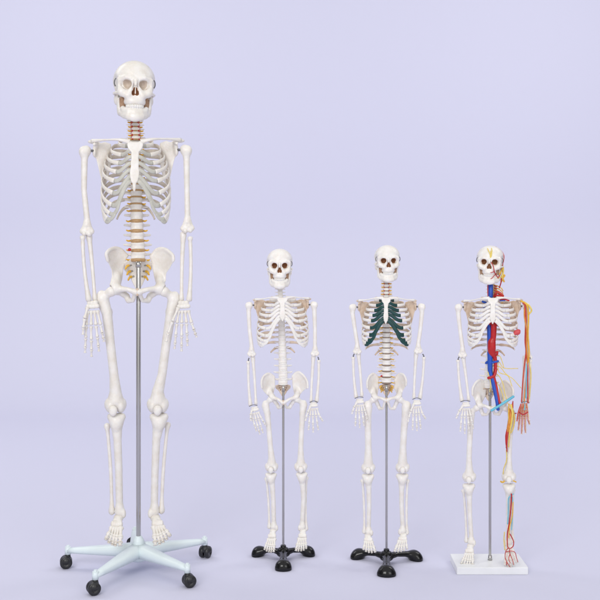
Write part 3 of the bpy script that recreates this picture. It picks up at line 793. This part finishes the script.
# ------------------------------------------------------------------ vessels and nerves of the fourth skeleton
def vessels(sp):
    P = sp['P']; S = sp['S']; root = sp['root']; sk = sp['sk']; tr = sp['tr']
    def T(name, pts, r, mat, r2=None, parent=root, n=6, label=None):
        if isinstance(r,(list,tuple)):
            p = spline([P(a,b,c*S) for a,b,c in pts],n); rr = np.interp(np.linspace(0,len(r)-1,len(p)), range(len(r)), r)
            return part(name, sweep(p,rr,rr,10,up=(0,1,.01)), mat, parent, label=label)
        return part(name, tube([P(a,b,c*S) for a,b,c in pts], r, n, r2), mat, parent, label=label)
    # great vessels in front of the spine
    T('vein', [(490.6,284,-6),(490.7,290,-8),(490.5,297,-9)], 2.3, 'blue')
    T('artery', [(488.4,284.5,-4),(488.2,290,-6),(488.6,297,-7)], 1.0, 'red')
    T('vein', [(486.5,302,-6),(484.5,302.3,-7),(482.5,301.5,-8)], 1.1, 'blue')
    T('vein', [(486.8,308,-8),(485,307.4,-9),(483,306.8,-8)], 1.0, 'blue')
    T('artery', [(484,328,-3),(488,326,-6),(493,322,-8),(499,326,-7),(504,329,-4)], 1.6, 'red', 1.1)
    T('vein', [(489,324,-5),(489.4,332,-7),(489.6,345,-5),(490.2,356,-3)], 2.4, 'blue')
    T('artery', [(495,318,-6),(494,324,-9),(493.7,331,-9),(493.2,338,-8),(491.9,342,-7.5),(491.7,348,-7.5),(492.2,353,-6),(494.6,357,-4.5),(495.4,362,-4),(495.2,370,-4),(493.4,377,-4)], [2.8,3.1,3.0,2.9,4.1,4.3,3.7,2.2,1.8,1.7,1.2], 'red', label='wide red trunk of the main artery below the ribs')
    T('vein', [(489.8,352,-5),(490,362,-6),(490.2,372,-6),(492.6,380,-7),(494.8,390,-9),(497,401,-12),(498,409.5,-14)], 2.7, 'blue', 1.7)
    T('vein', [(486,363.2,-4),(488,361.6,-6),(491,362.6,-7),(495,361.8,-6),(498,361.2,-4)], 1.25, 'blue')
    T('artery', [(488.3,378,-8),(491.5,377.2,-9),(494.5,375,-7),(496,369,-5)], 1.5, 'red')
    T('artery', [(493.5,376,-7),(496,386,-8),(498,396,-11),(500,404,-14)], 1.6, 'red', 1.3)
    T('artery', [(495,353,-6),(497.5,351.8,-5),(497,355,-4)], 1.0, 'red')
    T('inguinal_ligament', [(491.5,410.5,-16),(502,404,-17),(513.5,396.5,-10)], 1.25, 'sky')
    # lumbar nerves
    fans = [[(492,361,2),(499,362,0),(504,368,-3),(518,368.5,-5)], [(493,366,2),(500,367,0),(506,374,-5),(513,379,-9),(521,388,-9)],
            [(493,372,2),(499,376,-2),(503,384,-6),(505,394,-12),(508,404,-14)], [(493,378,2),(498,384,-3),(502,393,-9),(504,402,-14)],
            [(492,356,2),(499,355.5,0),(502,361,-3),(504,368,-4)], [(488,372,-8),(490.5,382,-9),(490,392,-8)],
            [(498,362,0),(499,372,-4),(508,376,-7),(512,386,-10)]]
    for f in fans: T('nerve', f, .48, 'lemon', .36)
    # muscle patch on the ribs
    s = Shape(.3); s.ell(P(517.0,332.4,-10.5*S),(3.4,1.5,2.7)); s.ell(P(515.2,333.6,-12.5*S),(2,1.3,1.6),k=1); s.ell(P(518.6,330.8,-9.5*S),(1.9,1.3,1.6),k=1)
    part('muscle_patch', s.mesh(), 'muscle', root)
    T('artery', [(500,299.5,-14),(504,299.2,-14),(509,300.6,-13)], .8, 'red'); T('vein', [(500,300.6,-14),(505,300.4,-14)], .6, 'blue')
    # neck plexus
    for i in range(6):
        y = 285+i*2.4
        T('nerve', [(494,y,0),(498,y+1.2,-3),(501.5,y+3.4+.4*i,-3),(503,y+6,-2)], .62, 'nerve', .45)
        T('artery', [(494.5,y+1,-3),(496.5,y+1.6,-5)], .75, 'redl')
    T('artery', [(495,294,-5),(498,292.2,-7),(501,294,-6),(503,296,-4)], 1.35, 'redl')
    T('artery', [(494,296,-6),(498,295.6,-8),(502,296.4,-6)], 1.2, 'red')
    # nerves and vessels lying on the skull (points on the template's surface)
    def on(name, pts, r, mat, r2=None):
        q = tr(np.array(pts,float)); return part(name, tube(list(q), r, 5, r2), mat, sk)
    on('nerve', [(1.5,-22.4,41),(1,-22.8,46),(-1.5,-21,51.5),(-3.5,-17,55.5)], .55, 'lemon', .4)
    on('nerve', [(2.2,-22.4,41),(3,-22.6,46),(3.3,-20.6,52),(2.5,-17,56)], .55, 'lemon', .4)
    on('nerve', [(2,-22.4,41.5),(2.2,-22.8,47),(1.4,-21.4,51.5)], .5, 'lemon', .4)
    on('artery', [(3.0,-23.8,34),(5.6,-22.9,29.5),(7.0,-23.6,25),(8,-22.4,19.5),(11,-17.6,14),(13.6,-13.4,9)], .42, 'red', .5)
    on('artery', [(7.8,-22.4,20),(4.5,-23.4,18.5),(2.5,-23.8,18)], .34, 'red')
    on('artery', [(8.6,-21.6,15),(5.5,-23,10.5),(3,-23.2,8.5)], .34, 'red')
    on('artery', [(13,-13,9),(16.4,-7,16),(18.6,-4,24),(19.6,-3,33)], .45, 'red')
    on('artery', [(20.4,-3,34),(20.8,0,45),(15.2,2,53.6),(7.5,2,58.6)], .36, 'redl')
    on('nerve', [(19,-6,25),(17.6,-9,20),(15.4,-12.4,16)], .7, 'nerve')
    on('nerve', [(20,-2,26),(20,-2,18),(18.5,-3,11),(18,0,4)], 1.0, 'lemon')
    on('nerve', [(20,-2,15),(22.5,-1,13.5),(20,-1,9),(22,1,4)], .9, 'nerve')
    on('nerve', [(17.5,-5,12),(13,-14,9.5),(8,-20,9)], .4, 'lemon')
    on('artery', [(18,-5,9),(17.4,-3,2),(15,0,-6)], .6, 'red')
    # arm
    T('artery', [(523,303,-6),(525,306,-7),(526,320,-6),(525.2,340,-6),(526,352,-8),(524.3,366,-9),(522.6,385,-12),(521.5,402,-13)], .95, 'redl', .6)
    T('nerve', [(521,301,-4),(526.5,304.5,-8),(528.5,315,-6),(528,335,-6),(529,352,-8),(528.5,362,-9)], .95, 'nerve', .7)
    T('nerve', [(524,302,-5),(529,305.5,-7),(531.5,310.5,-6),(529,314,-5)], .85, 'lemon')
    T('nerve', [(525,303,-6),(524.4,316,-7),(526.7,330,-8),(526.6,348,-9),(527.5,360,-10),(526.3,375,-10),(525,390,-12),(524.5,403,-13)], .7, 'orange', .6)
    T('artery', [(526,352,-8),(527.8,366,-10),(527.6,385,-12),(528,403,-13)], .7, 'redl')
    T('vein', [(526.8,364,-10),(526.2,380,-11),(526,398,-13)], .65, 'sky')
    T('nerve', [(529,362,-6),(531,375,-7),(530,390,-8),(529,402,-9)], .5, 'lemon')
    # hand
    tips = sorted(sp['armR']['tips'])
    for i,t in enumerate(tips):
        for o,m in ((-.6,'redl'),(.5,'orange')):
            T('artery' if m!='orange' else 'nerve', [(523+i*1.2,403,-15),(520.5+i*2.3+o,411,-17),(t[0]+(523-t[0])*.25+o,(411+t[1])/2+1,-19),(t[0]+o*.7,t[1]+.5-abs(o)*2.5,-17)], .36, m, .24)
    T('artery', [(519,412,-17),(523,414.5,-18.5),(528,412,-17)], .6, 'red')
    T('artery', [(521,404,-16),(518.3,412,-21),(517,421,-23)], .6, 'redl')
    T('vein', [(525,402,-14),(524.6,410,-18)], .55, 'sky')
    # thigh
    T('artery', [(513,401,-12),(512,409,-13),(510,420,-11),(507.6,432,-11),(506.3,448,-11)], [.5,1.35,1.3,1.1,.7], 'redl')
    T('artery', [(506.8,429,-11),(506.3,436,-11),(506.4,443,-11),(507,452,-10)], [.4,1.2,1.1,.4], 'red')
    T('muscle', [(509.5,408,-12),(510.5,417,-13),(508.5,428,-12),(507.5,434,-10)], [.4,2.3,1.9,.6], 'orange')
    T('nerve', [(511,405,-15),(512.5,414,-16),(511.3,424,-15),(509.6,433,-12),(508.6,447,-10)], 1.15, 'lemon', .6)
    T('nerve', [(512.5,409,-14),(514.5,418,-13),(513.6,427,-11),(511,433,-10)], .9, 'lemon', .5)
    T('nerve', [(509,404,-14),(508.7,416,-16),(509.7,428,-14)], .7, 'nerve', .5)
    T('artery', [(511,413,-13),(514,413.6,-13),(516.3,413.2,-11)], .7, 'red', .5)
    T('nerve', [(506.3,450,-8),(506.6,460,-8),(504,468,-7),(503,474,-6)], .5, 'lemon')
    # knee and shin
    T('nerve', [(500.8,481.5,-4),(502.5,482.3,-7),(504.2,481.4,-8)], .9, 'nerve'); T('nerve', [(513.5,480.8,-9),(516,482,-6)], .7, 'nerve')
    T('artery', [(511.5,494,-9),(511,506,-9),(509.4,522,-9),(507.4,534,-9),(507.4,545,-12),(508.5,548.5,-15)], .72, 'red', .5)
    T('vein', [(513.5,494,-8),(510.8,496,-9),(508.4,499,-9),(508.2,512,-8),(507.6,524,-8)], .5, 'sky')
    T('vein', [(512.6,497,-8),(512.8,512,-8),(511.6,530,-8)], .42, 'sky')
    T('nerve', [(513,502,-8),(512.4,515,-9),(509.6,527,-10),(508.8,538,-10)], .55, 'nerve')
    T('artery', [(510,534,-9),(513.4,541,-9),(513.2,546,-12),(510.5,548.5,-15)], .5, 'red')
    T('nerve', [(504.5,532,-6),(504,541,-7),(505,550,-12)], .5, 'lemon')
    for pts in ([(508,548,-17),(505.6,552,-22),(505.2,558,-27),(508,564,-31),(510,567,-32)], [(509.5,548,-17),(510,554,-24),(512.5,560,-29),(513.6,564.5,-31)],
                [(506,552,-20),(511,551,-22),(515,552.5,-21),(516.6,558,-26),(518,562,-29)], [(505.2,558,-27),(506.6,562,-30),(506.4,565.5,-31.5)],
                [(510,554,-25),(508.6,559,-29),(510.4,563,-31)]):
        T('artery', pts, .4, 'red', .3)
vessels(t4)

# ------------------------------------------------------------------ stands
def cyl(a, b, r, sides=24, r2=None):
    a = np.array(a,float); b = np.array(b,float); r2 = r if r2 is None else r2
    d = b-a; pts = [a, a+d*.001, b-d*.001, b]
    return sweep(pts,[r*.97,r,r2,r2*.97],[r*.97,r,r2,r2*.97],sides,up=(0,1,0) if abs(d[1])<np.linalg.norm(d)*.8 else (0,0,1))

def taper(p0, p1, w0, w1, z0, z1):
    """arm from p0 to p1 (x,y), half widths w, z0/z1 = (bottom, top) at each end; shallow crowned top"""
    p0 = np.array(p0,float); p1 = np.array(p1,float); d = (p1-p0)/np.linalg.norm(p1-p0); n = np.array([-d[1],d[0]])
    V = []; sec = [(-1,0),(-1,.62),(-.82,.84),(-.45,.98),(0,1),(.45,.98),(.82,.84),(1,.62),(1,0)]
    N = 9
    for i in range(N):
        u = i/(N-1); c = p0+(p1-p0)*u; w = w0+(w1-w0)*u; zb = z0[0]+(z1[0]-z0[0])*u; zt = z0[1]+(z1[1]-z0[1])*(u**.85)
        e = 1 if i<N-1 else .86
        for a,b in sec: V.append((c[0]+n[0]*w*a*e, c[1]+n[1]*w*a*e, zb+(zt-zb)*b*(1 if i<N-1 else .93)))
    m = len(sec); Fc = []
    for i in range(N-1):
        for a in range(m): Fc.append((i*m+a, (i+1)*m+a, (i+1)*m+(a+1)%m, i*m+(a+1)%m))
    Fc.append(tuple(range(m))); Fc.append(tuple((N-1)*m+a for a in range(m))[::-1])
    return np.array(V), [f[::-1] for f in Fc]

P = Frame(138.5,570)
st = thing('wheeled_stand', P.loc, P.a, 'pale aqua five-leg rolling stand with chrome pole and black casters under the tallest skeleton', 'stand')
ztop = P(138,264,0)[2]
part('pole', cyl((0,0,24),(0,0,ztop),2.3), 'chrome', st)
part('pole_clamp', cyl((0,0,ztop-3.5),(0,0,ztop+2.5),3.0), 'chrome', st)
hb = Shape(.6); hb.tube([(0,0,15),(0,0,29)],[9.5,5.4],sc=(1,1,.6)); hb.tube([(0,0,27),(0,0,33)],[4.6,3.8],k=2,sc=(1,1,.5)); hb.tube([(0,0,13.5),(0,0,18)],[11,10],k=2,sc=(1,1,.4))
part('hub', hb.mesh(), 'aqua', st)
Rr = 73
for i,an in enumerate((93, 93+72, 93+144, 93+216, 93+288)):
    a = math.radians(an); ex,ey = Rr*math.cos(a), Rr*math.sin(a)
    part('leg', taper((4*math.cos(a),4*math.sin(a)),(ex,ey),8.8,3.6,(15.5,27.5),(15.8,20.3)), 'aqua', st)
    sw = math.radians(an+(60,20,-40,65,40)[i])
    fx,fy_ = math.cos(sw),math.sin(sw)
    cxx,cyy = ex+fx*1.8, ey+fy_*1.8
    ca = part('caster', join([cyl((ex,ey,10),(ex,ey,22.8),1.6), cyl((ex,ey,14),(ex,ey,21.4),3.2,r2=2.8)]), 'aqua', st)
    nx_,ny_ = -fy_,fx
    # hood over the wheels and the two wheels
    hd = Shape(.45); hd.tube([(cxx-nx_*2.0,cyy-ny_*2.0,7.6),(cxx+nx_*2.0,cyy+ny_*2.0,7.6)],[4.9,4.9]); hd.tube([(ex,ey,9),(ex,ey,14.2)],[3.2,2.4],k=1.5)
    hd.p.append((lambda X,Y,Z: (Z-6.2)+0*X+0*Y, .8, True))
    part('wheel_hood', hd.mesh(), 'rubber', ca)
    for s_ in (-1,1):
        c0 = np.array([cxx+nx_*s_*.7, cyy+ny_*s_*.7, 6.15]); c1 = c0+np.array([nx_*s_*4.8,ny_*s_*4.8,0]); d = c1-c0
        prof = [(0,.85),(.02,.92),(.2,1),(.75,1),(.93,.9),(1,.7),(1.0,.45),(.9,.4),(.9,.15),(1,.12)]
        pts = [c0+d*u for u,_ in prof]
        V = []; u1 = np.array([fx,fy_,0.]); u2 = np.array([0,0,1.]); sd = 24
        for (u,r_),p in zip(prof,pts):
            for q in range(sd): V.append(p+(u1*math.cos(2*math.pi*q/sd)+u2*math.sin(2*math.pi*q/sd))*6.1*r_)
        Fc = [(i_*sd+q,i_*sd+(q+1)%sd,(i_+1)*sd+(q+1)%sd,(i_+1)*sd+q) for i_ in range(len(prof)-1) for q in range(sd)]
        Fc += [tuple(range(sd)), tuple((len(prof)-1)*sd+q for q in range(sd))]
        part('wheel', (np.array(V),Fc), 'rubber', ca)

def tripod(cx, fy, px, ptop, R, label, rot=0):
    P = Frame(cx,fy)
    t = thing('tripod_stand', P.loc, P.a, label, 'stand', 'black tripod stands')
    zt = P(px,ptop,0)[2]
    part('pole', cyl((0,0,10),(0,0,zt),1.2,16), 'chrome', t)
    part('pole_tip', cyl((0,0,zt-6),(0,0,zt+1),1.75,16,r2=1.3), 'chrome', t)
    part('collar', cyl((0,0,11),(0,0,15.5),3.2,24,r2=2.8), 'black', t)
    part('hub', (lambda s: (s.tube([(0,0,7),(0,0,10.5)],[7.2,6.2],sc=(1,1,.55)), s.mesh(floor=1))[1])(Shape(.45)), 'black', t)
    for an in (-90,30,150):
        a = math.radians(an+rot); c,s_ = math.cos(a),math.sin(a)
        s = Shape(.45)
        s.tube([(c*2,s_*2,8.0),(c*R*.3,s_*R*.3,8.4),(c*R*.55,s_*R*.55,7.4),(c*R*.80,s_*R*.80,5.2)],[5.4,3.5,3.9,5.4],k=2,sc=(1,1,.72))
        s.ell((c*R*.86,s_*R*.86,1.6),(6.4*R/38,9.0*R/38,6.4),k=2.5,rot=(0,0,an+rot))
        s.ell((c*R*.80,s_*R*.80,4.6),(5.4,6.4,4.4),k=4,rot=(0,0,an+rot))
        part('leg', s.mesh(floor=.05), 'black', t)
tripod(283.3,560,283.2,386,36,'black glossy tripod stand with thin steel pole holding the plain all-white small skeleton')
tripod(386.5,564,386.5,386,40.5,'black glossy tripod stand with thin steel pole holding the skeleton with teal rib cartilages')

P = Frame(490,567)
st = thing('plate_stand', P.loc, 0, 'white rectangular base plate with steel pole under the skeleton with coloured vessels', 'stand')
def rbox(x0,x1,y0,y1,z0,z1,b):
    V = []; 
    rings = [(z0,b),(z0+.0,0),(z1-b,0),(z1-b*.3,b*.3),(z1,b)]
    for z,i in rings:
        cr = 1.0
        for (sx,sy,a0) in ((1,1,0),(-1,1,90),(-1,-1,180),(1,-1,270)):
            for q in range(5):
                a = math.radians(a0+q*22.5)
                X = (x1 if sx>0 else x0)-sx*(i+cr)+cr*math.cos(a); Y = (y1 if sy>0 else y0)-sy*(i+cr)+cr*math.sin(a)
                V.append((X,Y,z))
    m = 20; Fc = [(r*m+a,r*m+(a+1)%m,(r+1)*m+(a+1)%m,(r+1)*m+a) for r in range(len(rings)-1) for a in range(m)]
    Fc += [tuple(range(m))[::-1], tuple((len(rings)-1)*m+a for a in range(m))]
    return np.array(V),Fc
part('base_plate', rbox(-37.5,33.5,-23,20,0.2,7.2,.6), 'white', st, smooth=False)
zt = P(489,390,0)[2]
part('pole', cyl((0,0,8),(0,0,zt),1.35,16), 'chrome', st)
part('pole_tip', cyl((0,0,zt-6),(0,0,zt+1),2.0,16,r2=1.5), 'chrome', st)
part('pole_socket', cyl((0,0,7.2),(0,0,12),2.3,20,r2=1.8), 'chrome', st)

# ------------------------------------------------------------------ seamless backdrop (floor, sweep and wall in one sheet)
BD = new_mat('lavender_paper', (.645,.643,.785), .9, spec=.15, bump=.05, bscale=60)
prof = []
yb = 1300.; Rc = 420.
prof.append((-1500.,0.))
for y in np.linspace(-1400, yb-Rc, 20): prof.append((y,0.))
for i in range(1,25):
    a = math.pi/2*i/24; prof.append((yb-Rc+Rc*math.sin(a), Rc-Rc*math.cos(a)))
for z in np.linspace(Rc+50, 1700, 12): prof.append((yb,z))
W = 2200; V = []; Fc = []
for x in (-W,W):
    for y,z in prof: V.append((x*K,y*K,z*K))
n = len(prof)
for i in range(n-1): Fc.append((i,n+i,n+i+1,i+1))
me = bpy.data.meshes.new('backdrop'); me.from_pydata(V,[],Fc); me.materials.append(BD)
me.polygons.foreach_set('use_smooth',[True]*len(me.polygons))
bd = bpy.data.objects.new('backdrop',me); C.objects.link(bd); bd['kind'] = 'structure'

# ------------------------------------------------------------------ light
w = bpy.data.worlds.new('World'); scene.world = w; w.use_nodes = True
w.node_tree.nodes['Background'].inputs['Color'].default_value = (1,1,1,1)
# added surround: bright front, back, overhead; sides dimmed to darken chrome and bone edges
nt = w.node_tree; bgn = nt.nodes['Background']; bgn.inputs['Strength'].default_value = .83
tc = nt.nodes.new('ShaderNodeTexCoord'); sep = nt.nodes.new('ShaderNodeSeparateXYZ'); ab = nt.nodes.new('ShaderNodeMath'); ab.operation = 'ABSOLUTE'
mr = nt.nodes.new('ShaderNodeMapRange'); mr.interpolation_type = 'SMOOTHSTEP'
mr.inputs['From Min'].default_value = .50; mr.inputs['From Max'].default_value = .82; mr.inputs['To Min'].default_value = 1.0; mr.inputs['To Max'].default_value = .22
nt.links.new(tc.outputs['Generated'], sep.inputs[0]); nt.links.new(sep.outputs['X'], ab.inputs[0]); nt.links.new(ab.outputs[0], mr.inputs['Value']); nt.links.new(mr.outputs['Result'], bgn.inputs['Color'])
def area(name, loc, tgt, size, power, col=(1,1,1)):
    l = bpy.data.lights.new(name,'AREA'); l.shape = 'RECTANGLE'; l.size = size[0]; l.size_y = size[1]; l.energy = power; l.color = col
    o = bpy.data.objects.new(name,l); C.objects.link(o); o.location = loc
    from mathutils import Vector
    o.rotation_euler = (Vector(tgt)-Vector(loc)).to_track_quat('-Z','Y').to_euler()
    return o
area('softbox', (-1.6,-4.2,2.9), (0,1.2,.7), (2.2,1.8), 88, (1,.985,.965))
area('softbox', (2.6,-3.8,2.3), (0,1.2,.8), (2.0,2.0), 32)
area('backdrop_fill', (-2.9,1.6,3.6), (.6,4.6,.2), (1.6,2.2), 42)  # pair of unseen lamps added to brighten the backdrop
area('backdrop_fill', (2.9,1.6,3.6), (-.6,4.6,.2), (1.6,2.2), 42)

# ------------------------------------------------------------------ camera
cam = bpy.data.cameras.new('camera'); co = bpy.data.objects.new('camera',cam); C.objects.link(co)
co.location = (0,-FOC*K,H*K); co.rotation_euler = (math.radians(90),0,0)
cam.sensor_width = 36; cam.lens = 36*FOC/600; cam.shift_y = -50/600; cam.clip_end = 100; cam.clip_start = .05
scene.camera = co
scene.view_settings.view_transform = 'Standard'; scene.view_settings.look = 'None'
scene.view_settings.exposure = 0; scene.view_settings.gamma = 1
